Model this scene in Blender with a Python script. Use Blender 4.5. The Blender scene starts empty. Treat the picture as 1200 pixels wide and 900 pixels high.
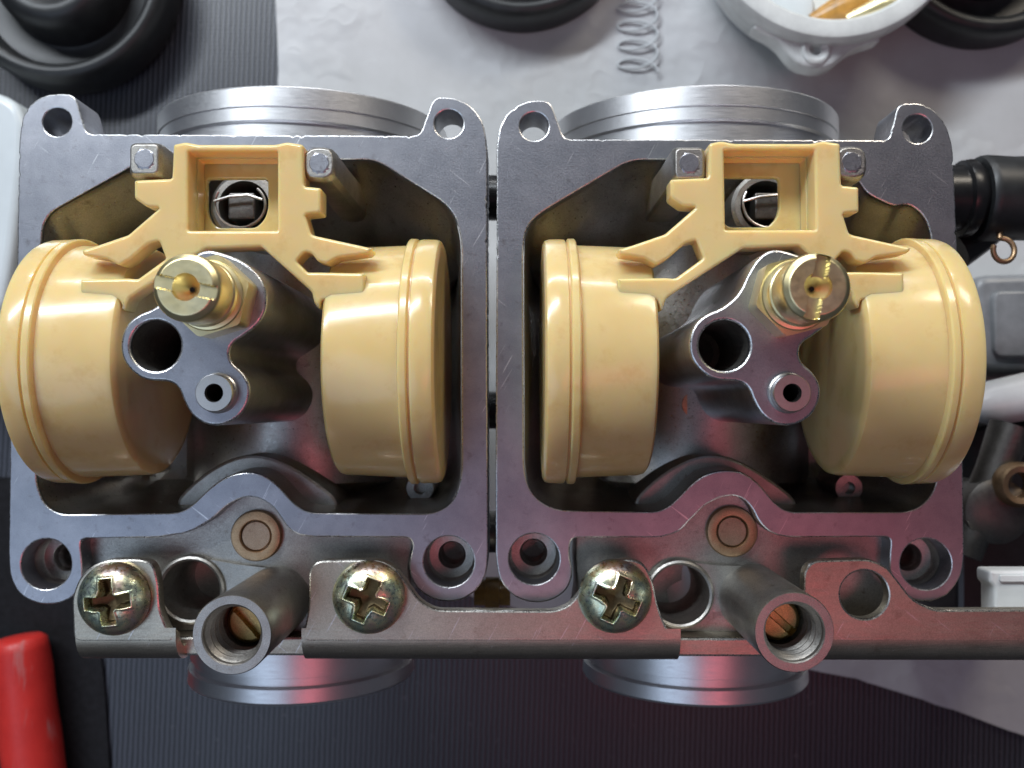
import bpy, bmesh, math, random
from math import sin, cos, pi, radians, sqrt, atan2, hypot
from mathutils import Vector, Quaternion
from mathutils.geometry import delaunay_2d_cdt
random.seed(7)
SC = bpy.context.scene
COL = SC.collection
S = 1e-4                      # one working unit = 0.1 mm
TABLE = -620.0                # bench top, 62 mm below the flange faces

# ------------------------------------------------------------------ camera
F = 1100.0
_n = Vector((8, -29, -F)).normalized()
CAMQ = _n.rotation_difference(Vector((0, 0, -1)))
CAMP = CAMQ @ Vector((0, 0, F))
cd = bpy.data.cameras.new("camera")
cd.sensor_width = 36.0
cd.lens = 36.0 * F / 1200.0
cd.clip_start = 0.001
cd.clip_end = 50.0
cd.dof.use_dof = True
cd.dof.focus_distance = (F - 120) * S
cd.dof.aperture_fstop = 38.0
cam = bpy.data.objects.new("camera", cd)
cam.location = CAMP * S
cam.rotation_mode = 'QUATERNION'
cam.rotation_quaternion = CAMQ
COL.objects.link(cam)
SC.camera = cam

# ------------------------------------------------------------------ world, lamps, exposure
w = bpy.data.worlds.new("World"); SC.world = w; w.use_nodes = True
w.node_tree.nodes["Background"].inputs[0].default_value = (0.72, 0.82, 1.0, 1)
w.node_tree.nodes["Background"].inputs[1].default_value = 0.065

def area(name, pos, aim, sx, sy, power, col):
    l = bpy.data.lights.new(name, 'AREA'); l.shape = 'RECTANGLE'
    l.size = sx * S; l.size_y = sy * S; l.energy = power; l.color = col
    o = bpy.data.objects.new(name, l); COL.objects.link(o)
    p = Vector(pos); o.location = p * S
    o.rotation_mode = 'QUATERNION'
    o.rotation_quaternion = (Vector(aim) - p).to_track_quat('-Z', 'Y')
    return o
area("lamp_bench_panel", (-1900, 3600, 3400), (0, 0, 0), 3800, 420, 2.85, (0.86, 0.93, 1.0))
area("lamp_bench_warm", (2600, 4200, 2600), (0, 0, 0), 1500, 900, 0.7, (1.0, 0.90, 0.76))
area("lamp_tube", (-300, 5200, 1100), (0, 0, 0), 4200, 160, 1.0, (0.95, 0.97, 1.0))
area("lamp_side_panel", (-2250, -1500, 4200), (-300, -100, 0), 3600, 2800, 0.42, (0.60, 0.76, 1.0))
area("red_reflection_fill", (950, -1150, 3600), (200, -100, 0), 1700, 900, 0.10, (1.0, 0.20, 0.25))  # added lamp standing in for an unseen red item mirrored in the metal
SC.view_settings.view_transform = 'Standard'
SC.view_settings.look = 'None'
SC.view_settings.exposure = 0.0
SC.view_settings.gamma = 1.0
SC.render.engine = 'CYCLES'
SC.cycles.max_bounces = 8

# ------------------------------------------------------------------ helpers
def W(px, py, z=0.0):
    """the place at height z that the photograph shows at (px, py)"""
    d = CAMQ @ Vector((px - 600.0, 450.0 - py, -F))
    t = (z - CAMP.z) / d.z
    return CAMP + d * t
def WP(pts, z=0.0):
    return [tuple(W(x, y, z)[:2]) for x, y in pts]

def chaikin(p, n=2, closed=True):
    for _ in range(n):
        q = []
        m = len(p)
        for i in range(m if closed else m - 1):
            a, b = p[i], p[(i + 1) % m]
            q.append((a[0] * .75 + b[0] * .25, a[1] * .75 + b[1] * .25))
            q.append((a[0] * .25 + b[0] * .75, a[1] * .25 + b[1] * .75))
        if not closed: q = [p[0]] + q + [p[-1]]
        p = q
    return p
def soft(p, r=5.0):
    """round every corner of a closed outline by about r"""
    q = []
    m = len(p)
    for i in range(m):
        a, b, c = Vector(p[i - 1]), Vector(p[i]), Vector(p[(i + 1) % m])
        u, v = a - b, c - b
        lu, lv = u.length, v.length
        if lu < 1e-6 or lv < 1e-6: continue
        k = min(r, lu * .45, lv * .45)
        s, e = b + u / lu * k, b + v / lv * k
        for t in (0, .33, .67, 1):
            q.append(tuple(s * (1 - t) ** 2 + b * 2 * t * (1 - t) + e * t * t))
    return q
def resample(p, step):
    q = []
    m = len(p)
    for i in range(m):
        a, b = Vector(p[i]), Vector(p[(i + 1) % m])
        n = max(1, int((b - a).length / step))
        for k in range(n): q.append(tuple(a.lerp(b, k / n)))
    return q
def curve(p, step=14, n=2, ease=3):
    p = resample(p, step)
    m = len(p)
    for _ in range(ease):
        p = [((p[i - 1][0] + 2 * p[i][0] + p[(i + 1) % m][0]) / 4, (p[i - 1][1] + 2 * p[i][1] + p[(i + 1) % m][1]) / 4) for i in range(m)]
    return chaikin(p, n)
def nicked(p, step=7, amp=0.5, prob=0.05, depth=2.5, ymin=-1e9):
    p = resample(p, step)
    cx = sum(a[0] for a in p) / len(p); cy = sum(a[1] for a in p) / len(p)
    q = []
    for x, y in p:
        d = random.gauss(0, amp)
        if y > ymin and random.random() < prob: d -= random.uniform(.4, 1) * depth
        l = hypot(x - cx, y - cy) or 1
        q.append((x + (x - cx) / l * d, y + (y - cy) / l * d))
    return q
def circle(cx, cy, r, n=40, a0=0.0):
    return [(cx + r * cos(a0 + 2 * pi * i / n), cy + r * sin(a0 + 2 * pi * i / n)) for i in range(n)]
def moved(pts, dx, dy=0.0):
    return [(x + dx, y + dy) for x, y in pts]

def inside(x, y, p):
    r = False
    j = len(p) - 1
    for i in range(len(p)):
        if (p[i][1] > y) != (p[j][1] > y) and x < (p[j][0] - p[i][0]) * (y - p[i][1]) / (p[j][1] - p[i][1]) + p[i][0]: r = not r
        j = i
    return r
class MB:
    def __init__(self): self.v = []; self.f = []; self.pr = []; self.flat = set(); self.rim = set()
    def add(self, v, f):
        o = len(self.v)
        self.v += [tuple(a) for a in v]
        self.f += [tuple(i + o for i in g) for g in f]
        return self
    def prism(self, outer, z0, z1, holes=()):
        self.pr.append((list(outer), z0, z1, [list(h) for h in holes]))
        return self
    def _prism(self, outer, z0, z1, holes, ch, strips):
        """outline raised from z0 to z1 with its upper rim rounded by ch; the rim faces take material slot 1"""
        loops = [outer] + holes
        n = sum(len(l) for l in loops)
        steps = [(0.0, z0)] + ([(ch * (1 - cos(pi / 2 * k / strips)), z1 - ch + ch * sin(pi / 2 * k / strips)) for k in range(strips + 1)] if ch else [(0.0, z1)])
        rings = []
        for off, z in steps:
            flat = []
            for k, l in enumerate(loops):
                m = len(l)
                ar = sum(l[i][0] * l[(i + 1) % m][1] - l[(i + 1) % m][0] * l[i][1] for i in range(m))
                sg = (1 if ar > 0 else -1) * (1 if k == 0 else -1)
                for i in range(m):
                    p, q, r = l[i - 1], l[i], l[(i + 1) % m]
                    tx, ty = r[0] - p[0], r[1] - p[1]
                    tl = hypot(tx, ty) or 1
                    flat.append((q[0] - ty / tl * off * sg, q[1] + tx / tl * off * sg))
            rings.append([(x, y, z) for x, y in flat])
        ed = []; o = 0
        for l in loops:
            ed += [(o + i, o + (i + 1) % len(l)) for i in range(len(l))]; o += len(l)
        top = [p[:2] for p in rings[-1]]
        tl = []; o = 0
        for l in loops: tl.append(top[o:o + len(l)]); o += len(l)
        cv, ce, cf, ov, oe, of = delaunay_2d_cdt([Vector(p) for p in top], ed, [], 0, 1e-5)
        f = []; fl = []; mi = []
        last = (len(rings) - 1) * n
        for g in cf:
            mx = sum(cv[i][0] for i in g) / 3; my = sum(cv[i][1] for i in g) / 3
            if inside(mx, my, tl[0]) and not any(inside(mx, my, h) for h in tl[1:]):
                t3 = tuple(ov[i][0] if ov[i] else min(range(len(top)), key=lambda j: hypot(top[j][0] - cv[i][0], top[j][1] - cv[i][1])) for i in g)
                if len(set(t3)) < 3: continue
                f.append(tuple(last + i for i in t3)); fl.append(True); mi.append(0)
                f.append(tuple(t3[::-1])); fl.append(True); mi.append(0)
        for k in range(len(rings) - 1):
            o = 0
            for l in loops:
                m = len(l)
                for i in range(m):
                    A, B = k * n + o + i, k * n + o + (i + 1) % m
                    f.append((A, B, B + n, A + n)); fl.append(False); mi.append(1 if k else 0)
                o += m
        o = len(self.v); fo = len(self.f)
        self.v += [p for r in rings for p in r]
        self.f += [tuple(i + o for i in g) for g in f]
        self.flat |= {fo + i for i, q in enumerate(fl) if q}
        self.rim |= {fo + i for i, q in enumerate(mi) if q}
    def lathe(self, prof, c, axis='z', seg=64, close=False):
        """prof: (radius, position along the axis); c: a point on the axis"""
        v = []; f = []
        m = len(prof)
        for r, a in prof:
            for i in range(seg):
                t = 2 * pi * i / seg
                x, y = r * cos(t), r * sin(t)
                if axis == 'z': v.append((c[0] + x, c[1] + y, c[2] + a))
                elif axis == 'x': v.append((c[0] + a, c[1] + x, c[2] + y))
                else: v.append((c[0] + y, c[1] + a, c[2] + x))
        for k in range(m if close else m - 1):
            k2 = (k + 1) % m
            for i in range(seg):
                j = (i + 1) % seg
                f.append((k * seg + i, k * seg + j, k2 * seg + j, k2 * seg + i))
        return self.add(v, f)
    def polar(self, c, R, zf, nr=24, nt=72, r0=0.0):
        v = [(c[0], c[1], c[2] + zf(0, 0))]; f = []
        for k in range(1, nr + 1):
            r = k / nr
            for i in range(nt):
                t = 2 * pi * i / nt
                x, y = r * cos(t), r * sin(t)
                v.append((c[0] + R * x, c[1] + R * y, c[2] + zf(x, y)))
        for i in range(nt): f.append((0, 1 + i, 1 + (i + 1) % nt))
        for k in range(nr - 1):
            for i in range(nt):
                j = (i + 1) % nt
                a = 1 + k * nt
                f.append((a + i, a + nt + i, a + nt + j, a + j))
        return self.add(v, f)
    def pipe(self, pts, r, seg=12, caps=True, closed=False):
        P = [Vector(p) for p in pts]; n = len(P)
        R = r if isinstance(r, (list, tuple)) else [r] * n
        v = []; f = []
        up = Vector((0, 0, 1))
        for i, p in enumerate(P):
            if closed: d = P[(i + 1) % n] - P[i - 1]
            else: d = P[min(i + 1, n - 1)] - P[max(i - 1, 0)]
            d.normalize()
            a = d.cross(up)
            if a.length < .05: a = d.cross(Vector((1, 0, 0)))
            a.normalize(); b = d.cross(a)
            for k in range(seg):
                t = 2 * pi * k / seg
                v.append(p + (a * cos(t) + b * sin(t)) * R[i])
        for i in range(n if closed else n - 1):
            i2 = (i + 1) % n
            for k in range(seg):
                j = (k + 1) % seg
                f.append((i * seg + k, i * seg + j, i2 * seg + j, i2 * seg + k))
        if caps and not closed:
            f.append(tuple(range(seg))); f.append(tuple((n - 1) * seg + k for k in reversed(range(seg))))
        return self.add(v, f)
    def build(self, name, mat, parent=None, smooth=40, bevel=0.0, bseg=2, origin=None, noise=0.0):
        for q in self.pr: self._prism(*q, bevel, bseg)
        me = bpy.data.meshes.new(name)
        o0 = ORIG.get(parent.name, Vector((0, 0, 0))) if parent else Vector(origin or (0, 0, 0))
        vs = [((x - o0[0]) * S, (y - o0[1]) * S, (z - o0[2]) * S) for x, y, z in self.v]
        me.from_pydata(vs, [], self.f); me.update()
        me.materials.append(mat)
        if mat in EDGE:
            me.materials.append(EDGE[mat])
            for i in self.rim: me.polygons[i].material_index = 1
        for i, p in enumerate(me.polygons): p.use_smooth = bool(smooth) and i not in self.flat
        bm = bmesh.new(); bm.from_mesh(me)
        bmesh.ops.remove_doubles(bm, verts=bm.verts, dist=2e-6)
        bmesh.ops.recalc_face_normals(bm, faces=bm.faces)
        bm.to_mesh(me); bm.free()
        if smooth:
            keep = [p.use_smooth for p in me.polygons]
            me.set_sharp_from_angle(angle=radians(smooth))
            for p, q in zip(me.polygons, keep): p.use_smooth = q
        o = bpy.data.objects.new(name, me); COL.objects.link(o)
        if parent: o.parent = parent
        else: o.location = o0 * S
        ORIG[o.name] = o0
        if bevel and not self.pr:
            b = o.modifiers.new("edge", 'BEVEL'); b.width = bevel * S; b.segments = bseg
            b.limit_method = 'ANGLE'; b.angle_limit = radians(35); b.harden_normals = True
            b.use_clamp_overlap = True
        return o
ORIG = {}
EDGE = {}
def thing(name, base, label, cat, group=None):
    o = bpy.data.objects.new(name, None); COL.objects.link(o)
    o.empty_display_size = 0.005
    b = Vector(base); o.location = b * S; ORIG[o.name] = b
    return tag(o, label, cat, group)
def tag(o, label, cat, group=None):
    o["label"] = label; o["category"] = cat
    if group: o["group"] = group
    return o

# ------------------------------------------------------------------ materials
class NT:
    def __init__(self, name):
        self.m = bpy.data.materials.new(name); self.m.use_nodes = True
        self.t = self.m.node_tree
        self.p = self.t.nodes["Principled BSDF"]
        self.tc = self.t.nodes.new("ShaderNodeTexCoord").outputs["Object"]
    def n(self, kind, **kw):
        a = self.t.nodes.new("ShaderNode" + kind)
        for k, v in kw.items():
            if k.startswith('_'): setattr(a, k[1:], v)
            else:
                s = a.inputs[int(k[1:])] if k[0] == 'i' and k[1:].isdigit() else a.inputs[k.replace('__', ' ')]
                if hasattr(v, 'is_output'): self.t.links.new(v, s)
                else: s.default_value = v
        return a
    def set(self, **kw):
        for k, v in kw.items():
            s = self.p.inputs[k.replace('__', ' ')]
            if hasattr(v, 'is_output'): self.t.links.new(v, s)
            else: s.default_value = v
        return self
    def noise(self, scale, detail=4, rough=.55, stretch=None):
        co = self.tc
        if stretch: co = self.n('Mapping', Vector=co, Scale=stretch).outputs[0]
        return self.n('TexNoise', Vector=co, Scale=scale, Detail=detail, Roughness=rough).outputs['Fac']
    def ramp(self, fac, *stops):
        r = self.n('ValToRGB', Fac=fac)
        e = r.color_ramp.elements
        while len(e) < len(stops): e.new(.5)
        for k, (p, c) in enumerate(stops):
            e[k].position = p
            e[k].color = (c, c, c, 1) if not isinstance(c, tuple) else (*c, 1)
        return r.outputs[0]
    def mix(self, fac, a, b):
        m = self.n('Mix', _data_type='RGBA', Factor=fac)
        for s, v in ((m.inputs[6], a), (m.inputs[7], b)):
            if hasattr(v, 'is_output'): self.t.links.new(v, s)
            else: s.default_value = (*v, 1)
        return m.outputs[2]
    def bump(self, h, strength=.3, dist=1e-5, prev=None):
        b = self.n('Bump', Height=h, Strength=strength, Distance=dist)
        if prev: self.t.links.new(prev, b.inputs['Normal'])
        return b.outputs[0]

def metal(name, c1, c2, r1, r2, fine=2.0, coarse=.25, bump=.25, stretch=None, dark=None, speck=.35, scratch=0.0):
    """fine / coarse: cells per millimetre"""
    t = NT(name)
    a = t.noise(coarse * 1000, 5, .6)
    b = t.noise(fine * 1000, 3, .6, stretch)
    col = t.mix(t.ramp(a, (.35, 0.), (.68, 1.)), c1, c2)
    if dark:
        d = t.noise(coarse * 2300, 6, .7)
        col = t.mix(t.ramp(d, (.58, 0.), (.72, .8)), col, dark)
    sp = t.noise(9000, 2, .6)
    if scratch:
        for ang, thr in ((.5, .70), (-.9, .72)):
            mp = t.n('Mapping', Vector=t.tc, Rotation=(0, 0, ang)).outputs[0]
            mp = t.n('Mapping', Vector=mp, Scale=(1, .035, 1)).outputs[0]
            sn = t.n('TexNoise', Vector=mp, Scale=3600, Detail=2, Roughness=.5).outputs['Fac']
            col = t.mix(t.ramp(sn, (thr, 0.), (thr + .03, scratch)), col, (.82, .82, .84))
    col = t.n('Mix', _data_type='RGBA', _blend_type='MULTIPLY', Factor=.9, i6=col, i7=t.ramp(sp, (.34, 1.0 - speck), (.66, 1.0))).outputs[2]
    t.set(Base__Color=col, Metallic=1.0, Roughness=t.n('MapRange', Value=b, i1=.3, i2=.7, i3=r1, i4=r2).outputs[0],
          Normal=t.bump(b, bump, 4e-5))
    return t.m

M = {}
M['face'] = metal('machined_aluminium', (.36, .37, .41), (.45, .455, .495), .32, .46, 6, .35, .30, None, (.27, .26, .27), .18, .8)
M['cast'] = metal('cast_aluminium', (.42, .40, .37), (.54, .52, .48), .34, .55, 5, .4, .45, None, (.26, .22, .18))
M['inside'] = metal('fuel_stained_aluminium', (.44, .425, .40), (.56, .54, .515), .26, .42, 3, .25, .25, None, (.26, .22, .18))
M['turned'] = metal('turned_aluminium', (.80, .80, .81), (.88, .88, .89), .34, .46, 3, .12, .06, (.15, 4, 1), None, .12)
M['plate'] = metal('zinc_plated_steel', (.50, .45, .36), (.60, .55, .45), .34, .48, 4, .15, .22, (.15, 3, 1), (.34, .28, .22), .3, .6)
M['brass'] = metal('brass', (.90, .76, .40), (.94, .84, .52), .32, .40, 1.5, .4, .02, None, None, .05)
M['plugdisc'] = metal('dull_plug_metal', (.46, .32, .22), (.54, .40, .29), .40, .58, 5, .6, .4, None, (.26, .15, .10))
M['satinbrass'] = metal('satin_brass', (.78, .58, .24), (.86, .68, .32), .42, .58, 4, .4, .15)
M['dullbrass'] = metal('aged_brass', (.52, .33, .19), (.60, .42, .26), .36, .54, 5, .6, .3, None, (.28, .16, .09))
M['steel'] = metal('bright_steel', (.60, .58, .55), (.68, .66, .63), .30, .38, 3, .3, .05, None, None, .1)
M['gunmetal'] = metal('dull_grey_metal', (.16, .15, .14), (.25, .24, .23), .35, .55, 3, .2, .3)

M['recessshade'] = metal('recess_shade_steel', (.13, .10, .06), (.24, .18, .10), .35, .6, 3, .8, .4)  # dark colour standing in for the shade inside the screw recesses
M['edge'] = metal('worn_bright_aluminium', (.60, .60, .60), (.86, .86, .86), .22, .42, 3, .9, .5, None, (.34, .33, .32))
M['edgesteel'] = metal('worn_bright_steel', (.58, .54, .48), (.80, .77, .70), .22, .36, 3, .9, .3)
EDGE[M['face']] = M['edge']; EDGE[M['plate']] = M['edgesteel']
def chromate():
    t = NT('yellow_chromate_zinc')
    a = t.noise(330, 3, .55)
    col = t.ramp(a, (.30, (.74, .80, .80)), (.42, (.66, .78, .60)), (.52, (.88, .82, .54)), (.62, (.86, .64, .52)), (.72, (.78, .73, .76)))
    b = t.noise(2600, 4, .6)
    t.set(Base__Color=col, Metallic=1.0, Roughness=t.n('MapRange', Value=b, i1=.3, i2=.7, i3=.20, i4=.42).outputs[0], Normal=t.bump(b, .4, 6e-5))
    return t.m
M['chromate'] = chromate()

def nylon():
    t = NT('cream_nylon')
    a = t.noise(70, 4, .6)
    b = t.noise(1100, 3, .5)
    c = t.noise(230, 5, .65)
    col = t.mix(t.ramp(a, (.35, 0.), (.7, 1.)), (.72, .54, .24), (.77, .60, .30))
    col = t.mix(t.ramp(c, (.54, 0.), (.72, .55)), col, (.60, .38, .13))
    t.set(Base__Color=col, Roughness=t.n('MapRange', Value=c, i1=.3, i2=.7, i3=.15, i4=.27).outputs[0], Coat__Weight=.2, Coat__Roughness=.09,
          Subsurface__Weight=.8, Subsurface__Radius=(.9, .5, .2), Subsurface__Scale=.0026,
          Normal=t.bump(b, .06, 6e-5, t.bump(a, .25, 3e-4)))
    return t.m
M['nylon'] = nylon()

def plain(name, col, rough=.5, spec=.5, nz=600, amt=.12, bump=.15, metallic=0.0, trans=0.0):
    t = NT(name)
    a = t.noise(nz, 4, .6)
    c2 = tuple(max(0, c * (1 - amt * 2)) for c in col); c3 = tuple(min(1, c * (1 + amt)) for c in col)
    t.set(Base__Color=t.mix(t.ramp(a, (.3, 0.), (.7, 1.)), c2, c3), Roughness=rough, Specular__IOR__Level=spec, Metallic=metallic,
          Transmission__Weight=trans, Normal=t.bump(a, bump, 5e-5))
    return t.m
M['rubber'] = plain('black_rubber', (.016, .017, .018), .42, .5, 500, .2, .15)
M['shademat'] = plain('shade_sheet_black', (.010, .010, .012), .75, .25, 900, .25, .2)  # black colour standing in for shade on the bench
M['blackplastic'] = plain('black_moulded_plastic', (.010, .010, .011), .30, .5, 700, .2, .2)
def vinyl():
    t = NT('scuffed_red_vinyl')
    a = t.noise(120, 4, .6); b = t.noise(260, 5, .65, (1, .12, 1)); c = t.noise(1500, 3, .6)
    col = t.mix(t.ramp(a, (.35, 0.), (.7, 1.)), (.50, .022, .018), (.64, .034, .026))
    sc = t.ramp(b, (.57, 0.), (.66, .6))
    col = t.mix(sc, col, (.40, .20, .19))
    t.set(Base__Color=col, Roughness=t.ramp(c, (.3, .36), (.7, .55)), Normal=t.bump(c, .25, 5e-5))
    return t.m
M['red'] = vinyl()
M['white'] = plain('white_plastic', (.78, .80, .80), .35, .5, 200, .04, .1)
M['springwhite'] = plain('pale_spring_wire', (.54, .56, .57), .6, .4, 200, .04, .1)
M['tub'] = plain('milky_plastic', (.66, .72, .74), .30, .5, 60, .06, .1)
M['greyplastic'] = plain('grey_plastic', (.22, .23, .24), .35, .5, 300, .12, .2)
M['dishmetal'] = plain('painted_dish_metal', (.72, .74, .72), .30, .5, 250, .08, .2)
M['amber'] = plain('amber_brass_dirt', (.52, .27, .06), .3, .5, 400, .2, .3)
M['dark'] = plain('hollow_shade_black', (.012, .010, .010), .5, .4, 400, .2, .2)  # near-black: the shade of a deep hole put into the colour

def paper():
    t = NT('shop_paper')
    a = t.noise(22, 6, .65); b = t.noise(900, 4, .6); c = t.noise(9, 3, .5)
    d = t.ramp(t.noise(13, 5, .6), (.455, 0.), (.50, 1.), (.545, 0.))
    oil = t.ramp(t.noise(34, 3, .5), (.66, 0.), (.72, .55))
    col = t.mix(t.ramp(a, (.35, 0.), (.70, 1.)), (.58, .59, .60), (.43, .43, .43))
    col = t.mix(oil, col, (.40, .38, .33))
    t.set(Base__Color=col, Roughness=.7, Normal=t.bump(b, .2, 6e-5, t.bump(d, .35, 9e-4, t.bump(c, .9, 7e-3))))
    return t.m
M['paper'] = paper()
def cloth():
    t = NT('ribbed_black_cloth')
    wv = t.n('TexWave', _wave_type='BANDS', _bands_direction='X', Vector=t.n('Mapping', Vector=t.tc, Rotation=(0, 0, radians(2))).outputs[0],
             Scale=1 / (9.5 * S) * (2 * pi) / 20 , Distortion=1.0, Detail=2)
    wv.inputs['Detail Scale'].default_value = 1.4
    wy = t.n('TexWave', _wave_type='BANDS', _bands_direction='Y', Vector=t.tc, Scale=1 / (7.5 * S) * (2 * pi) / 20, Distortion=.8, Detail=2)
    h = t.n('Math', _operation='MULTIPLY_ADD', i0=wy.outputs['Fac'], i1=.35, i2=wv.outputs['Fac']).outputs[0]
    a = t.noise(40, 4, .6)
    lint = t.ramp(t.noise(420, 4, .6), (.64, 0.), (.72, .5))
    col = t.mix(wv.outputs['Fac'], (.008, .009, .012), (.055, .059, .076))
    col = t.mix(lint, col, (.10, .10, .11))
    t.set(Base__Color=col, Roughness=t.ramp(a, (.3, .32), (.7, .42)), Specular__IOR__Level=.5, Normal=t.bump(h, .22, 1.0e-4))
    return t.m
M['cloth'] = cloth()

# ------------------------------------------------------------------ the bench: cloth, shade sheet, paper
def sheet(name, pts, z, mat, sub=0, wav=0.0):
    mb = MB(); mb.prism(pts, z - 6, z)
    return mb.build(name, mat, smooth=0, origin=(0, 0, z))
o = sheet("ground", [(-9000, -9000), (9000, -9000), (9000, 9000), (-9000, 9000)], TABLE - 8, M['cloth'])
o["kind"] = "structure"
pp = WP([(326, -260), (1500, -260), (1500, 960), (1290, 893), (1200, 862), (1100, 826), (1010, 797), (940, 782), (850, 770), (700, 740), (560, 700), (338, 640), (322, 300), (327, 90), (322, 0)], TABLE)
tag(sheet("paper_sheet", nicked(soft(pp, 30), 60, 1.0, 0, 0), TABLE, M['paper']), "crumpled white shop paper spread under the carburetors on the black cloth", "paper")
pp = WP([(-300, 560), (20, 560), (100, 640), (112, 720), (122, 800), (132, 960), (-300, 960)], TABLE)  # added dark sheet where the bench cloth only lies in shade
tag(sheet("shade_sheet", soft(pp, 20), TABLE, M['shademat']), "added dark sheet standing in for shade under the red handle", "sheet")

# ------------------------------------------------------------------ the carburetors
L_OUT = [(20,300),(22,170),(25,140),(33,124),(46,114),(60,110),(84,110),(89,114),(101,157),(492,159),(508,115),(514,113),(535,115),(553,124),(566,142),(571,168),(571,400),(572,650),(570,672),(560,691),(545,702),(525,706),(505,702),(488,690),(478,668),(480,655),(485,640),(483,630),
 (360,629),(347,627),(336,617),(320,593),(301,582),(288,581),(267,591),(248,609),(221,624),(184,630),(93,631),(96,655),(97,680),(93,692),(85,701),(74,706.5),(62,708.5),(50,708.5),(40,706.5),(29,701.5),(20,694),(14,684),(11,672),(10,655),(10,640),(12,500)]
L_OPEN = [(48,285),(50,262),(60,247),(150,197),(165,188),(437,187),(447,191),(522,238),(535,255),(541,285),(541,555),(537,575),(528,592),(507,602),(360,601),(347,593),(333,577),(317,560),(301,553),(288,553),(267,557),(256,564),(240,577),(227,591),(211,601),(69,603),(51,591),(42,565),(44,500)]
R_OUT = [(582,300),(582,170),(586,146),(596,130),(612,120),(628,117),(645,118),(661,163),(1042,164),(1052,122),(1068,120),(1085,122),(1102,135),(1112,153),(1117,175),(1122,300),(1128,500),(1130,650),(1127,675),(1112,697),(1090,706),(1070,704),(1052,692),(1043,675),(1042,655),(1045,629),
 (928,630),(907,627),(891,615),(880,592),(867,581),(848,581),(827,591),(811,607),(795,624),(773,630),(668,630),(667,650),(672,672),(665,692),(645,705),(625,707),(603,700),(586,682),(581,655),(581,500)]
R_OPEN = [(613,300),(614,275),(622,258),(640,245),(733,190),(745,187),(985,188),(1003,205),(1014,226),(1050,243),(1057,240),(1063,236),(1078,246),(1088,262),(1093,290),(1096,400),(1099,555),(1095,575),(1086,590),(1065,600),(920,600),(907,590),(893,570),(880,558),(862,551),(848,551),(832,553),(813,564),(795,583),(785,594),(773,600),(655,598),(635,590),(620,575),(614,550)]
TOWER = [(241,292),(260.5,296),(285.5,306),(305,323),(313,342),(312,364),(302,381),(285.5,393.6),(271.7,402),(268,414),(271.7,425.6),(285.5,436.7),(294,453),(291,473),(280,489.4),(260.5,499),(241,498),(224.4,487),(214.7,470),(209,453),(196.7,446),(171.7,446),(155,436.7),(142.5,420),(140.6,400.6),(146.7,381),(160.6,368.6),(180,361.7),(200,345),(212,318),(225,300)]
DX = 562.0
LEFT, RIGHT = 0, 1

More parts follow.
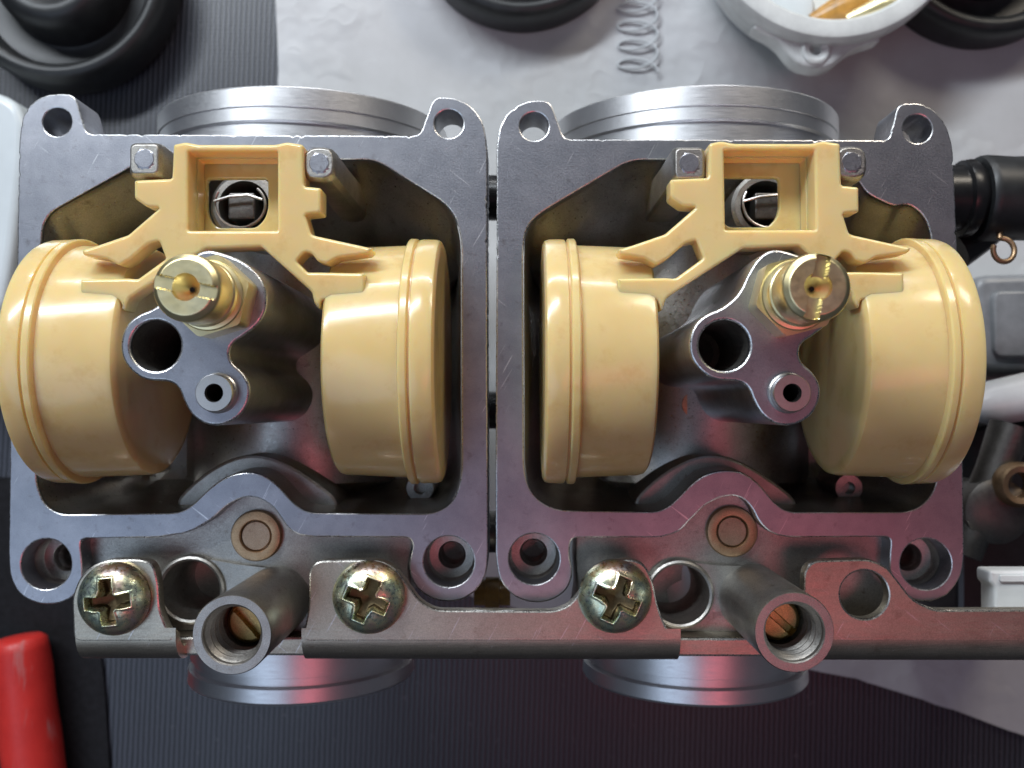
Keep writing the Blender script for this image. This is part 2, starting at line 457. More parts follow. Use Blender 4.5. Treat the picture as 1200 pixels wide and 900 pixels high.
def carburetor(side):
    dx = DX * side
    cx = -303.0 + dx
    base = (cx, 0, TABLE)
    if side == LEFT:
        t = thing("carburetor", base, "aluminium carburetor whose bracket tabs both carry a cross-head screw, with a small vent opening facing the dark shade sheet", "carburetor", "opened carburetors lying upside down")
        t["label"] = "opened aluminium carburetor with cross-head screws in both of its bracket tabs"
        out, opn = L_OUT, L_OPEN
        ears = [(67, 143), (526, 145)]; low = [(54, 661), (526, 658)]; plug = (300, 628); bore = (223, 692)
        posts = [(169, 186), (374, 191)]
    else:
        t = thing("carburetor", base, "opened aluminium carburetor with one bracket hole left empty, beside the black hose", "carburetor", "opened carburetors lying upside down")
        out, opn = R_OUT, R_OPEN
        ears = [(626, 148), (1075, 151)]; low = [(626, 655), (1085, 661)]; plug = (858, 623); bore = (797, 697)
        posts = [(808, 191), (998, 190)]
    # sealing flange
    o2 = nicked(curve(WP(out), 7, 1, 1), 6, .16, .06, 2.2, ymin=120)
    o2 = [p for i, p in enumerate(o2)]
    op = curve(WP(opn), 9, 1, 1)
    holes = [op] + [circle(*W(x, y)[:2], 17, 32) for x, y in ears] + [circle(*W(x, y)[:2], 29.5, 40) for x, y in low]
    MB().prism(o2, -60, 0, holes).build("flange", M['face'], t, bevel=1.6)
    for x, y in low:                                   # counterbore floors with their screw holes
        c = W(x, y)
        mb = MB(); mb.lathe([(29, -30), (29.2, -46), (27, -49), (17, -50), (15.5, -52), (15.5, -60), (14, -62), (15.5, -65), (14, -68), (15.5, -71), (14, -74), (15, -110), (.1, -111)], (c.x, c.y, 0), 'z', 40)
        mb.build("screw_socket", M['cast'], t)
    # float chamber walls and floor
    N = 220
    ln = resample(op, 9); m = len(ln)
    ccx = cx; ccy = 30.0
    ytop = max(p[1] for p in ln)
    mb = MB(); v = []; f = []
    levels = [(-3, 1.0), (-14, 2.5), (-45, 6), (-80, 9), (-120, 14), (-160, 22), (-185, 40), (-190, 70)]
    for z, off in levels:
        for x, y in ln:
            k = 1 - off / 270.0
            X = ccx + (x - ccx) * k; Y = ccy + (y - ccy) * k
            s = max(0.0, min(1.0, (y - 150) / 60.0))
            d = min(-z, 130)
            Y -= s * (10 * (1 - cos(min(d, 45) / 45 * pi / 2)) + max(0, d - 18) * .55)
            v.append((X, Y, z))
    for k in range(len(levels) - 1):
        for i in range(m):
            j = (i + 1) % m
            f.append((k * m + i, k * m + j, (k + 1) * m + j, (k + 1) * m + i))
    v.append((ccx, ccy, -192)); c0 = len(v) - 1; b0 = (len(levels) - 1) * m
    for i in range(m): f.append((b0 + i, b0 + (i + 1) % m, c0))
    mb.add(v, f).build("float_chamber", M['inside'], t, smooth=50)
    # throat passing under the chamber
    mb = MB(); mb.lathe([(.1, -150), (140, -150), (164, -126), (164, 190), (130, 215), (.1, 215)], (cx, 0, -265), 'y', 72)
    mb.build("throat_bulge", M['inside'], t)
    # arch ledge inside the chamber
    up = [(197, 594), (213, 577), (240, 553), (267, 537), (293, 530), (307, 531), (333, 540), (360, 556), (387, 577), (408, 593)]
    lo = [(380, 606), (347, 604), (330, 590), (310, 575), (290, 570), (265, 575), (245, 590), (225, 606)]
    q = moved(WP(up, -50), 0) + WP(lo, -50)
    if side: q = moved(q, DX - 2, 0)
    MB().prism(curve(q, 12, 1), -185, -50).build("arch_ledge", M['cast'], t, bevel=4)
    # small bosses in the chamber floor
    spots = [(492, 572)] if side == LEFT else [(995, 572), (815, 474)]
    for i, (x, y) in enumerate(spots):
        c = W(x, y, -105)
        mb = MB(); mb.lathe([(19, -90), (18.5, -4), (17, 0), (8, 0), (7.5, -2), (7, -14), (.1, -14)], (c.x, c.y, -105), 'z', 32)
        mb.build("floor_boss", M['dullbrass'] if i else M['inside'], t)
    if side == RIGHT:
        c = W(1024, 214, -30)
        mb = MB(); mb.lathe([(46, -150), (44, -40), (42, -33), (39, -30), (.1, -30)], (c.x, c.y, 0), 'z', 48); mb.build("wall_boss", M['cast'], t)
    # recessed deck with bore
    if side == LEFT:
        rim = [(102, 622), (180, 621), (221, 615), (248, 600), (267, 582), (288, 572), (301, 573), (320, 584), (336, 608), (347, 618), (360, 620), (489, 622), (485, 640), (479, 665), (482, 690), (470, 742), (100, 742), (106, 690), (104, 660)]
    else:
        rim = [(676, 622), (773, 621), (795, 615), (811, 598), (827, 582), (848, 572), (867, 572), (880, 583), (891, 606), (907, 618), (928, 621), (1050, 622), (1046, 640), (1041, 665), (1040, 690), (1030, 742), (668, 742), (676, 690), (674, 655)]
    poly = WP(rim, -26)
    bc = W(*bore, -14)
    MB().prism(poly, -92, -26, [circle(bc.x, bc.y, 36, 40)]).build("recessed_deck", M['cast'], t, bevel=2.5)
    mb = MB(); mb.lathe([(43, -60), (41.5, -20), (40, -15), (37.5, -13.5), (35, -15), (34, -20), (33.5, -70), (31, -74), (31, -120), (.1, -122)], (bc.x, bc.y, 0), 'z', 56)
    mb.build("bore_boss", M['cast'], t)
    # blanking plug
    pc = W(*plug, -20)
    mb = MB(); mb.lathe([(31, -50), (30.5, -21), (29, -18.5), (25, -17.6), (19.5, -18), (18.4, -19.5), (18, -24)], (pc.x, pc.y, 0), 'z', 48)
    pl = mb.build("blanking_plug", M['dullbrass'], t)
    MB().polar((pc.x, pc.y, -21), 17.6, lambda x, y: 1.2 if hypot(x, y) < .93 else -.6, 14, 40).build("plug_disc", M['plugdisc'], pl)
    # threaded adjuster tube
    tc = W(271.7, 744, 150) if side == LEFT else W(931, 741, 150)
    tx, ty = tc.x, tc.y
    prof = [(47, -92), (44, -70), (41, -50), (40, -30), (40, 100), (40.2, 148), (39.2, 150), (31, 150), (29.8, 148.2), (29.8, 142)]
    z = 142
    while z > 12:
        prof += [(29.8, z), (25.8, z - 5), (25.8, z - 6.5), (29.8, z - 12)]; z -= 14
    prof += [(28, 0), (28, -40), (.1, -40)]
    mb = MB(); mb.lathe(prof, (tx, ty, 0), 'z', 64)
    at = mb.build("adjuster_tube", M['cast'], t, smooth=28)
    an = radians(-48 if side == LEFT else -42)
    ca, sa = cos(an), sin(an)
    def slot(x, y):
        u = -x * sa + y * ca
        r = hypot(x, y)
        return (-9 if abs(u) < .17 else 0) - (3 * max(0, r - .85) / .15)
    mb = MB(); mb.polar((tx, ty, 92), 23, slot, 30, 88); mb.lathe([(23, 89), (23, -30)], (tx, ty, 0), 'z', 40)
    mb.build("mixture_screw", M['satinbrass'], at, smooth=25)
    # web joining bore boss and tube
    wq = [(bc.x + 38.5 * cos(radians(q_)), bc.y + 38.5 * sin(radians(q_))) for q_ in range(78, -40, -8)] + [(tx, ty - 12), (tx - 4, ty + 38), ((bc.x + tx) / 2 + 6, (bc.y + ty) / 2 + 36)]
    MB().prism(wq, -80, -19).build("casting_web", M['cast'], t)
    # float hinge posts
    for i, (x, y) in enumerate(posts):
        pc = W(x, y, 118)
        sq = soft([(pc.x - 18, pc.y - 19), (pc.x + 18, pc.y - 19), (pc.x + 18, pc.y + 19), (pc.x - 18, pc.y + 19)], 14 if (i == 1) else 7)
        bigq = [(pc.x + (a - pc.x) * 1.16, pc.y + (b - pc.y) * 1.16) for a, b in sq]
        topq = [(pc.x + (a - pc.x) * .80, pc.y + (b - pc.y) * .80) for a, b in sq]
        v = []; n = len(sq)
        rings = [(bigq, -110), (sq, 40), (sq, 106), ([(pc.x + (a - pc.x) * .94, pc.y + (b - pc.y) * .94) for a, b in sq], 113), (topq, 118)]
        for rg, z in rings: v += [(a, b, z) for a, b in rg]
        f = []
        for k in range(len(rings) - 1):
            for q_ in range(n):
                j = (q_ + 1) % n
                f.append((k * n + q_, k * n + j, (k + 1) * n + j, (k + 1) * n + q_))
        f.append(tuple((len(rings) - 1) * n + q_ for q_ in range(n)))
        hp = MB().add(v, f).build("hinge_post", M['cast'], t, smooth=30, bevel=1.5)
        mb = MB(); mb.polar((pc.x, pc.y, 118.6), 12.5, lambda x, y: 0.0 if hypot(x, y) < .9 else -1.2, 10, 32); mb.build("post_end", M['face'], hp)
    # jet tower
    tq = moved(chaikin(WP(TOWER, 175), 2), dx)
    hc = W(182, 405, 175); hc = (hc.x + dx, hc.y)
    pj = W(250.5, 460.5, 188)
    MB().prism(tq, -150, 175, [circle(hc[0], hc[1], 25, 44), circle(pj.x + dx, pj.y, 12, 24)]).build("jet_tower", M['face'], t, bevel=2.6, bseg=3)
    prof = [(24.6, 170), (24.2, 120)]
    for k in range(9): prof += [(24.2, 120 - k * 9), (23.2, 117 - k * 9), (24.2, 114 - k * 9)]
    prof += [(18, 36), (18, -40), (.1, -41)]
    mb = MB(); mb.lathe(prof, (hc[0], hc[1], 0), 'z', 44); mb.build("tower_bore", M['cast'], t)
    # main jet
    jc = W(216, 336, 271); jx, jy = jc.x + dx, jc.y
    mb = MB()
    hexr = circle(jx, jy, 41, 6, .3 + side)
    mb.prism(soft(hexr, 4), 173, 207)
    mb.lathe([(34.5, 206.5), (33, 208.5), (28, 209.5), (27.5, 214), (31, 216), (31.6, 219), (30.5, 222), (27.5, 224), (27.5, 227), (30.6, 229), (31, 233), (31, 262), (29.4, 266)], (jx, jy, 0), 'z', 56)
    ja = radians(168 if side == LEFT else 78)
    cj, sj = cos(ja), sin(ja)
    shal = .35 if side == LEFT else 1.0
    def jf(x, y):
        r = hypot(x, y); u = -x * sj + y * cj
        z = 0.0
        if r > .86: z -= (r - .86) / .14 * 3.5
        if abs(u) < .20: z = min(z, -8 * shal)
        if r < .42: z = min(z, -18 * (1 - r / .42) - 4)
        return z
    mb.polar((jx, jy, 269.5), 29.4, jf, 40, 112)
    mj = mb.build("main_jet", M['brass'], t, smooth=28)
    mb = MB(); mb.polar((jx, jy, 250.5), 4.6, lambda x, y: .3, 4, 24); mb.build("jet_orifice_shade", M['dark'], mj)  # dark disc painted as the shaded hole of the jet
    # pilot jet
    pj = W(250.5, 460.5, 188); px_, py_ = pj.x + dx, pj.y
    mb = MB(); mb.lathe([(21, 172), (20, 177), (18.6, 178), (18.6, 186.5), (17.6, 188), (9.2, 188), (8.6, 186), (8.6, 150)], (px_, py_, 0), 'z', 44)
    pjo = mb.build("pilot_jet", M['steel'], t)
    mb = MB(); mb.lathe([(8.5, 183), (8.5, 110), (.1, 110)], (px_, py_, 0), 'z', 24); mb.build("jet_bore", M['dark'], pjo)
    # throat ends
    yi = W(345, 100, -60).y
    yo = W(345, 828, -106).y
    mb = MB()
    mb.lathe([(198, 262), (198, yi - 44), (203, yi - 42), (203, yi - 26), (205, yi - 25), (205, yi - 2), (203.5, yi), (196, yi), (190, yi - 3), (176, yi - 18), (160, yi - 60), (150, 262)], (cx, 0, -265), 'y', 128)
    mb.build("intake_ring", M['turned'], t, smooth=30)
    mb = MB()
    mb.lathe([(150, -200), (150, -250), (156, -262), (156, yo + 34), (150, yo + 32), (150, yo + 22), (158, yo + 20), (159, yo + 3), (157, yo), (146, yo), (142, yo + 3), (138, -200)], (cx, 0, -265), 'y', 128)
    mb.build("outlet_spigot", M['turned'], t, smooth=30)
    mb = MB(); mb.prism(soft([(cx - 200, -150), (cx + 200, -150), (cx + 200, 190), (cx - 200, 190)], 40), -330, -194)
    mb.build("body_casting", M['cast'], t)
    mb = MB(); mb.lathe([(.1, -330), (185, -330), (190, -336), (190, -420), (180, -440), (180, TABLE + 20), (165, TABLE + .5), (.1, TABLE + .5)], (cx, 20, 0), 'z', 72)
    mb.build("diaphragm_cover", M['cast'], t)
    # needle valve seen through the float frame
    nc = W(281 if side == LEFT else 902, 238, 20)
    mb = MB(); mb.lathe([(40, -150), (40, 0), (36, 4), (30, 4), (29, 0), (29, -60), (.1, -60)], (nc.x, nc.y, 0), 'z', 40)
    nv = mb.build("needle_seat", M['cast'], t)
    mb = MB(); mb.prism(soft(circle(nc.x, nc.y - 2, 22, 4, pi / 4), 3), -55, 14); mb.build("needle", M['gunmetal'], nv, bevel=2)
    mb = MB()
    mb.pipe([(nc.x - 30, nc.y + 2, 20), (nc.x - 12, nc.y + 7, 22), (nc.x + 10, nc.y + 9, 22), (nc.x + 26, nc.y + 4, 20)], 1.7, 8)
    mb.pipe([(nc.x + 30 * cos(a), nc.y + 28 * sin(a), 17) for a in [radians(q_) for q_ in range(150, 330, 12)]], 1.7, 8)
    mb.pipe([(nc.x + 27 * cos(a), nc.y + 25 * sin(a), 10) for a in [radians(q_) for q_ in range(-70, 60, 12)]], 1.7, 8)
    mb.build("needle_clip", M['steel'], nv)
    return t
carburetor(LEFT)
carburetor(RIGHT)

# ------------------------------------------------------------------ twin floats
def float_assembly(side):
    dx = DX * side
    cx = -303.0 + dx
    lab = ["cream nylon twin float hinged on the carburetor that has both bracket screws", "cream nylon twin float hinged on the carburetor beside the black hose"][side]
    c = W(296, 424, 10)
    yc, zc = c.y, 10.0
    t = thing("float_assembly", (cx, yc, zc - 141), lab, "float", "twin carburetor floats")
    for sg in (-1, 1):
        prof = [(.1, 106), (118, 106), (126, 106.8), (129.5, 109.5), (131, 115), (133.5, 182), (133.8, 186), (140, 187.5), (141.3, 189), (141.3, 195), (140.2, 196.2), (137.2, 197), (137.2, 198.5), (140, 199.5), (140.6, 203), (140.2, 217), (138.6, 221.6), (134.5, 223.8), (126, 224.4), (118, 222.6), (60, 222), (.1, 222)]
        mb = MB(); mb.lathe([(r, a * sg) for r, a in prof], (cx, yc, zc), 'x', 128)
        fd = mb.build("float_drum", M['nylon'], t, smooth=35)
    # hinge frame: box with floor opening, arms and pads
    zt = 124.0
    def P(pts, z=zt): return moved(WP(pts, z), dx)
    outer = P([(203,169),(217,166),(232,169),(322,169),(336,166),(355,169),(356,218),(376,220),(376,249),(357,251),(364,274),(369,276),(437,291),(432,297),(395,302),(383,309),(372,306),(365,297),(357,295),(347,306),(360,319),(377,319),(427,320),(427,350),(376,352),(374,363),(368,355),(365,342),(306,289),(241,291),(163,341),(150,350),(145,365),(140,352),(94,352),(94,327),(150,326),(161,327),(194,303),(186,282),(174,285),(153,303),(139,311),(125,303),(97,299),(95,293),(112,288),(150,275),(187,243),(171,242),(157,232),(157,211),(201,209)])
    win = P([(220, 177), (325, 177), (325, 270), (220, 270)])
    MB().prism(curve(outer, 5, 1, 0), 96, zt, [soft(win, 2)]).build("hinge_frame", M['nylon'], t, bevel=3.0, bseg=3)
    # walls of the box under the frame, and its holed floor
    iw = P([(217, 174), (328, 174), (328, 273), (217, 273)])
    ow = P([(208, 170), (338, 170), (338, 280), (208, 280)])
    k1 = P([(221, 178), (324, 178), (324, 269), (221, 269)])
    MB().prism(soft(ow, 3), 62, 95.5, [soft(k1, 2)]).build("box_wall", M['nylon'], t)
    fl = P([(216, 174), (329, 174), (329, 273), (216, 273)])
    hole = P([(242, 209), (314, 209), (314, 245), (310, 257), (300, 267), (254, 267), (245, 257), (242, 245)], 74)
    MB().prism(soft(fl, 2), 66, 74, [soft(hole, 5)]).build("hinge_tongue", M['nylon'], t, bevel=1.5)
    return t
float_assembly(LEFT)
float_assembly(RIGHT)

# ------------------------------------------------------------------ bracket rail and its screws
ZR = 36.0
br = thing("mounting_bracket", (0, W(600, 745, ZR).y, -90), "long grey zinc-plated angle bracket joining both carburetors, one hole empty", "bracket")
YB, YE = W(600, 746, ZR).y, W(600, 773, 10).y
def bend(x0a, x1a, z0, z1=-90):
    """folded lower edge between two ends, top at z0"""
    prof = []
    R = YB - YE
    z0 += .35
    prof.append((YB + 9, z0))
    for k in range(9):
        a = pi / 2 * k / 8
        prof.append((YB - R * sin(a), z0 - R + R * cos(a)))
    prof.append((YE, z1))
    prof += [(YE + 14, z1)]
    for k in range(9):
        a = pi / 2 * (1 - k / 8)
        prof.append((YB - (R - 14) * sin(a), z0 - R + (R - 14) * cos(a)))
    v = [(x, y, z) for x in (x0a, x1a) for y, z in prof]
    n = len(prof)
    f = [(i, (i + 1) % n, n + (i + 1) % n, n + i) for i in range(n)]
    f += [tuple(range(n)), tuple(n + i for i in reversed(range(n)))]
    return v, f
TABS = [
 ([(86, 752), (84, 700), (92, 678), (105, 664), (125, 656), (165, 655), (180, 660), (185, 680), (187, 715), (196, 738), (206, 752)], None, (88, 206)),
 ([(353, 752), (357, 735), (362, 710), (362, 667), (370, 657), (445, 656), (462, 664), (478, 685), (492, 705), (510, 715), (650, 716), (668, 709), (682, 690), (692, 670), (708, 658), (740, 655), (756, 661), (765, 680), (771, 710), (780, 735), (796, 752)], None, (353, 798)),
 ([(941, 752), (942, 668), (952, 657), (1018, 655), (1040, 664), (1055, 684), (1070, 703), (1095, 715), (1300, 714), (1300, 752)], (1013, 697), (941, 1300)),
]
for pts, hole, (xa, xb) in TABS:
    q = WP(pts, ZR)
    hs = []
    if hole:
        h = W(*hole, ZR); hs = [circle(h.x, h.y, 27.0, 40)]
    q2 = curve(q, 5, 1, 2)
    mb = MB(); mb.prism(q2, ZR - 15, ZR, hs)
    mb.build("bracket_tab", M['plate'], br, bevel=2.2)
    v, f = bend(W(xa, 752, ZR).x + .3, W(xb, 752, ZR).x - .3, ZR - .2)
    mb = MB(); mb.add(v, f); mb.build("bracket_fold", M['plate'], br, smooth=50)
for xa, xb in ((206, 353), (798, 941)):
    x0, x1 = W(xa, 765, 10).x - 20, W(xb, 765, 10).x + 20
    mb = MB(); mb.prism([(x0, YE + 2), (x1, YE + 2), (x1, YE + 24), (x0, YE + 24)], -90, 4)
    mb.build("bracket_lip", M['plate'], br, bevel=3)

def phillips(x, y, rot, label, seed):
    c = W(x, y, 62)
    rnd = random.Random(seed)
    ph = [rnd.uniform(0, 6.28) for _ in range(8)]
    am = [rnd.uniform(-.05, .05) for _ in range(8)]
    ca, sa = cos(rot), sin(rot)
    def sm(a, b, x): 
        k = max(0, min(1, (x - a) / (b - a))); return k * k * (3 - 2 * k)
    def zf(x, y):
        r = hypot(x, y)
        z = 27 * sqrt(max(0, 1 - (r * .985) ** 2.6)) - 6
        th = atan2(y, x)
        r2 = r * (1 + am[0] * sin(3 * th + ph[0]) + am[1] * sin(5 * th + ph[1]))
        u, w_ = abs(x * ca + y * sa), abs(-x * sa + y * ca)
        jt = .02 * sin(9 * th + ph[2])
        d = 9.0
        for a, b in ((u, w_), (w_, u)):
            wid = .155 + jt + .05 * max(0, .3 - a)
            d = min(d, max(b - wid, (a - .60 - am[3]) * .9))
        # rounded centre of the worn recess
        d = min(d, hypot(u, w_) - .27)
        k = 1 - sm(-.05, .035, d)
        rimlip = .9 * math.exp(-((d - .05) / .03) ** 2)
        fl = 4 - 8.5 * (1 - min(1, r / .56))
        return z * (1 - k) + min(z, fl) * k + rimlip * (1 - k)
    t = thing("pan_head_screw", (c.x, c.y, ZR), label, "screw", "bracket screws")
    mb = MB(); mb.polar((c.x, c.y, ZR + 8), 41, zf, 84, 252)
    mb.lathe([(40.9, ZR + 4), (40.2, ZR + .4), (30, ZR + .3)], (c.x, c.y, 0), 'z', 80)
    so = mb.build("screw_head", M['chromate'], t, smooth=45)
    so.data.materials.append(M['recessshade'])  # shade of the cross recess put into the colour of its faces
    for pg in so.data.polygons:
        q = pg.center / S
        qx, qy = q.x / 41, q.y / 41
        u, w_ = abs(qx * ca + qy * sa), abs(-qx * sa + qy * ca)
        if (min(u, w_) < .15 and max(u, w_) < .60 or hypot(u, w_) < .26) and q.z < 15 + 3 * sin(9 * qx + 7 * qy): pg.material_index = 1
    mb = MB(); mb.lathe([(22, ZR + .3), (22, -20), (.1, -24)], (c.x, c.y, 0), 'z', 24)
    mb.build("shank", M['steel'], t)
phillips(125, 706, radians(6), "yellow zinc cross-head screw at the short end of the bracket, next to the red handle", 1)
phillips(429, 704, radians(-22), "chewed yellow zinc cross-head screw between the threaded tube and the bracket's narrow middle", 2)
phillips(723, 703, radians(-24), "yellow zinc cross-head screw on the carburetor that has the empty bracket hole", 3)

# ------------------------------------------------------------------ things around the carburetors
def rubber_cup(px, py, label, hub=True):
    c = W(px, py, TABLE + 90)
    R = 130 * 1.5
    t = thing("rubber_cup", (c.x, c.y, TABLE), label, "rubber cup", "rubber items lying on the bench")
    mb = MB(); mb.lathe([(R - 18, 0.5), (R, 6), (R + 1, 60), (R - 4, 76), (R - 14, 84), (R - 26, 82), (R - 34, 70), (R - 40, 40), (R * .62, 30), (R * .58, 34)], (c.x, c.y, TABLE), 'z', 96)
    mb.build("rim", M['rubber'], t, smooth=60)
    mb = MB(); mb.lathe([(R * .60, 30), (R * .56, 90), (R * .50, 112), (R * .40, 118), (R * .33, 110), (R * .28, 96), (.1, 92)], (c.x, c.y, TABLE), 'z', 72)
    mb.build("hub", M['rubber'], t, smooth=60)
rubber_cup(63, -36, "black rubber cup with raised hub lying on the bare cloth")
rubber_cup(612, -112, "black rubber cup on the white paper between the cloth edge and the spring")
rubber_cup(1168, -92, "black rubber cup beside the pale dish of small brass parts")

def dish():
    zt = TABLE + 190
    c = W(978, -111, zt)
    k = (F - zt) / F
    R = 157 * k
    t = thing("parts_dish", (c.x, c.y, TABLE), "pale round metal dish with a drilled ear holding small brass parts", "dish")
    mb = MB(); mb.lathe([(R * .55, .5), (R * .80, 8), (R * .90, 60), (R * .97, 120), (R * 1.02, 150), (R * 1.02, 178), (R, 188), (R * .97, 190), (R * .88, 189), (R * .855, 182), (R * .84, 150), (R * .78, 60), (R * .6, 40), (.1, 38)], (c.x, c.y, TABLE), 'z', 128)
    mb.build("dish_shell", M['dishmetal'], t, smooth=40)
    e = W(956, 58, zt - 30)
    d = Vector((e.x - c.x, e.y - c.y, 0)).normalized(); s_ = Vector((-d.y, d.x, 0))
    ctr = Vector((c.x, c.y, 0))
    E = Vector((e.x, e.y, 0))
    q = [ctr + d * R * .9 + s_ * 120, ctr + d * R * .9 - s_ * 120, E - s_ * 62 - d * 10, E - s_ * 28 + d * 30, E + s_ * 28 + d * 30, E + s_ * 62 - d * 10]
    MB().prism(soft([(v.x, v.y) for v in q], 24), TABLE + 120, TABLE + 158, [circle(E.x, E.y, 9, 24)]).build("ear", M['dishmetal'], t, bevel=8, bseg=3)
    mb = MB(); mb.lathe([(26, TABLE + 140), (24, TABLE + 162), (20, TABLE + 164), (10, TABLE + 160), (9, TABLE + 120)], (E.x, E.y, 0), 'z', 40)
    mb.build("ear_collar", M['dishmetal'], t)
    # contents
    a, b = W(950, 27, TABLE + 90), W(1040, -4, TABLE + 90)
    mb = MB(); mb.pipe([(a.x, a.y, TABLE + 92), (a.x * .7 + b.x * .3, a.y * .7 + b.y * .3, TABLE + 96), (a.x * .3 + b.x * .7, a.y * .3 + b.y * .7, TABLE + 98), (b.x, b.y, TABLE + 96)], [14, 26, 30, 22], 20)
    tag(mb.build("brass_tube", M['amber'], origin=(a.x, a.y, TABLE + 60)), "stained amber brass tube lying in the pale dish", "jet")
    a, b = W(990, 26, TABLE + 100), W(1055, 8, TABLE + 100)
    mb = MB(); mb.pipe([(a.x, a.y, TABLE + 110), ((a.x + b.x) / 2, (a.y + b.y) / 2, TABLE + 124), (b.x, b.y, TABLE + 120)], [10, 20, 24], 16)
    tag(mb.build("brass_nozzle", M['brass'], origin=(a.x, a.y, TABLE + 60)), "short bright brass nozzle in the pale dish next to the amber tube", "jet")
    a = W(925, 8, TABLE + 90)
    mb = MB(); mb.lathe([(46, 50), (48, 80), (40, 92), (20, 96), (.1, 96)], (a.x, a.y, TABLE), 'z', 40)
    tag(mb.build("plastic_thimble", M['tub'], origin=(a.x, a.y, TABLE + 50)), "small pale translucent thimble in the pale dish", "thimble")
dish()

def spring():
    pts = []
    r = 36
    for k in range(0, 150):
        a = k / 150 * 5.2 * 2 * pi
        y = 78 - k / 150 * 118
        p = W(750, y, TABLE + 40)
        pts.append((p.x + r * cos(a), p.y + 17 * sin(a), TABLE + 8 + 5 * cos(a)))
    mb = MB(); mb.pipe(pts, 2.4, 10)
    c = W(750, 85, TABLE)
    tag(mb.build("coil_spring", M['springwhite'], origin=(c.x, c.y, TABLE)), "pale coil spring lying on the white paper", "spring")
spring()

def red_handle():
    a, b = W(16, 748, TABLE + 70), W(40, 960, TABLE + 70)
    t = thing("tool_handle", (a.x, a.y, TABLE), "scuffed red vinyl tool handle lying on the dark shade sheet", "tool")
    d = (b - a); L_ = d.length; d.normalize()
    R = 48
    pr = [(R * .10, 0), (R * .75, 2), (R * .93, 9), (R * .97, 24), (R * 1.02, 60), (R * 1.0, L_ * .35), (R * 1.06, L_ * .6), (R * 1.05, L_)]
    mb = MB(); mb.pipe([tuple(Vector((a.x, a.y, TABLE + 52)) + d * s_) for r, s_ in pr], [r for r, s_ in pr], 40)
    mb.build("grip", M['red'], t, smooth=60)
    p = Vector((a.x, a.y, TABLE + 52)) + d * L_ * .98
    mb = MB(); mb.pipe([tuple(p), tuple(p + d * 200)], [30, 26], 20)
    mb.build("tang", M['steel'], t)
red_handle()

def tub():
    pts = WP([(-200, 96), (-6, 106), (18, 118), (29, 142), (28, 190), (14, 300), (0, 380), (-200, 380)], TABLE + 180)
    t = thing("plastic_tub", (*W(-80, 240, TABLE)[:2], TABLE), "milky white plastic tub beside the carburetor, holding nothing visible", "tub")
    t["label"] = "milky white plastic tub standing beside the carburetor flange"
    inner = [(x * .97 - 14, y * .97 + 8) for x, y in pts]
    mb = MB(); mb.prism(soft(pts, 40), TABLE + .5, TABLE + 180)
    mb.build("tub_shell", M['tub'], t, bevel=14, bseg=4)
tub()

# black hose fitting and clip
zc = -150
a = W(1112, 233, zc); b = W(1320, 233, zc)
t = thing("hose", (a.x, a.y, zc - 60), "black rubber hose pushed on the pipe stub of the carburetor flange", "hose")
L_ = b.x - a.x
k = (F - zc) / F
mb = MB(); mb.lathe([(38, 30 * k), (54, 31 * k), (56, 34 * k), (57, 40 * k), (55, 70 * k), (56, 120 * k), (56, L_)], (a.x, a.y, zc), 'x', 56)
mb.build("hose_sleeve", M['rubber'], t, smooth=45)
mb = MB(); mb.lathe([(.1, -60), (44, -60), (44, 10 * k), (50, 12 * k), (52, 22 * k), (46, 30 * k), (38, 34 * k)], (a.x, a.y, zc), 'x', 48)
mb.build("pipe_stub", M['blackplastic'], t, smooth=45)
p0, p1 = W(1118, 292, zc - 40), W(1170, 262, zc - 40)
mb = MB(); mb.pipe([tuple(p0), tuple(p0.lerp(p1, .5)), tuple(p1)], [30, 26, 20], 20); mb.build("stub_gusset", M['blackplastic'], t, smooth=60)
rc = W(1175, 293, -120)
mb = MB(); mb.pipe([(rc.x + 15 * cos(radians(q_)), rc.y + 15 * sin(radians(q_)) * 1.05, -120 - q_ * .03) for q_ in range(-200, 110, 12)] + [(rc.x + 4, rc.y + 40, -130)], 3.6, 10)
tag(mb.build("wire_clip", M['dullbrass'], origin=(rc.x, rc.y, -124)), "bent wire hose clip with a ring end below the black hose", "clip")

# parts of the neighbouring linkage
def rbox(name, pts, z0, z1, mat, label, cat, bev=8, rr=14):
    q = soft(WP(pts, z1), rr)
    cx = sum(p[0] for p in q) / len(q); cy = sum(p[1] for p in q) / len(q)
    t = thing(name, (cx, cy, z0), label, cat)
    MB().prism(q, z0, z1).build("shell", mat, t, bevel=bev, bseg=3)
    return t
t = rbox("grey_housing", [(1142, 322), (1290, 318), (1290, 440), (1146, 436)], TABLE + .5, -430, M['greyplastic'], "blurred grey plastic housing under the black hose", "housing", 14, 24)
MB().prism(soft(WP([(1162, 342), (1260, 340), (1260, 420), (1164, 418)], -424), 14), -429.6, -418).build("housing_lid", M['greyplastic'], t, bevel=4)
t = thing("linkage", (*W(1160, 600, -300)[:2], TABLE), "dark grimy throttle linkage between the carburetor and the white clip", "linkage")
MB().prism(soft(WP([(1122, 500), (1290, 480), (1290, 735), (1122, 735)], -360), 20), TABLE + .5, -360).build("linkage_housing", M['blackplastic'], t, bevel=10)
p0, p1 = W(1128, 650, -260), W(1185, 500, -260)
mb = MB(); mb.pipe([tuple(p0), tuple(p0.lerp(p1, .33)), tuple(p0.lerp(p1, .66)), tuple(p1)], [26, 28, 26, 30], 20); mb.build("shaft", M['gunmetal'], t, smooth=50)
p0 = W(1172, 600, -230)
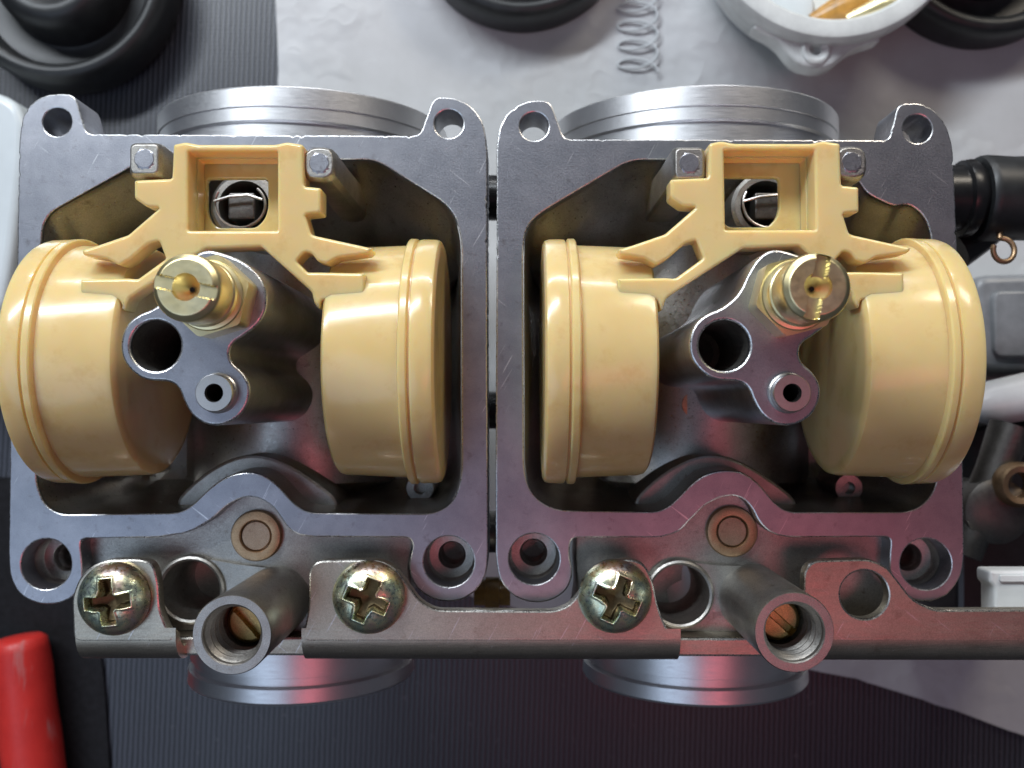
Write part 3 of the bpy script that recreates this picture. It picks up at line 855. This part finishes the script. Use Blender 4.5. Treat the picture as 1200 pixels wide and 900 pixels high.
mb = MB(); mb.lathe([(.1, 10), (34, 10), (46, 4), (48, -30), (40, -60), (40, -125)], (p0.x, p0.y, -240), 'z', 40); mb.build("spring_cup", M['gunmetal'], t, smooth=50)
p0 = W(1194, 568, -220)
mb = MB(); mb.lathe([(30, -20), (32, 0), (26, 8), (18, 6), (17, -20)], (p0.x, p0.y, -220), 'z', 40); mb.build("collar", M['dullbrass'], t, smooth=50)
p0, p1 = W(1135, 478, -330), W(1250, 455, -330)
mb = MB(); mb.pipe([tuple(p0), tuple(p0.lerp(p1, .2)), tuple(p1)], [20, 34, 38], 20)
tag(mb.build("white_tube", M['white'], origin=(p0.x, p0.y, -370)), "soft white tube running between the grey housing and the dark linkage", "tube")
t = rbox("white_connector", [(1160, 669), (1300, 669), (1300, 730), (1165, 730), (1165, 688), (1160, 683)], -72, -40, M['white'], "white plastic connector block standing behind the bracket rail", "connector", 4, 4)
MB().prism(soft(WP([(1172, 674), (1300, 674), (1300, 682), (1172, 682)], -37), 2), -39.6, -36).build("connector_ridge", M['white'], t, bevel=1)
# joints in the slot between the two bodies
def joint(name, y0, y1, z, r, mat, label, cat):
    a = W(556, (y0 + y1) / 2, z); b = W(598, (y0 + y1) / 2, z)
    t = thing(name, (a.x, a.y, z - r), label, cat)
    n = 8
    mb = MB(); mb.pipe([tuple(a), tuple(a.lerp(b, .3)), tuple(a.lerp(b, .31)), tuple(a.lerp(b, .69)), tuple(a.lerp(b, .7)), tuple(b)], [r * .85, r * .85, r, r, r * .85, r * .85], 28)
    mb.build("sleeve", mat, t, smooth=50)
joint("fuel_joiner", 205, 259, -150, 30, M['blackplastic'], "black fuel joiner bridging the slot between both carburetors beside their drilled ears", "joiner")
joint("vent_joiner", 458, 503, -150, 25, M['blackplastic'], "black vent joiner halfway down the slot between both carburetors", "joiner")
joint("link_rod", 596, 650, -170, 28, M['gunmetal'], "dull grey link rod low in the slot between both carburetors", "rod")
joint("sync_barrel", 676, 712, -150, 20, M['amber'], "amber stained barrel between the lower corners of both carburetors, behind the bracket", "barrel")
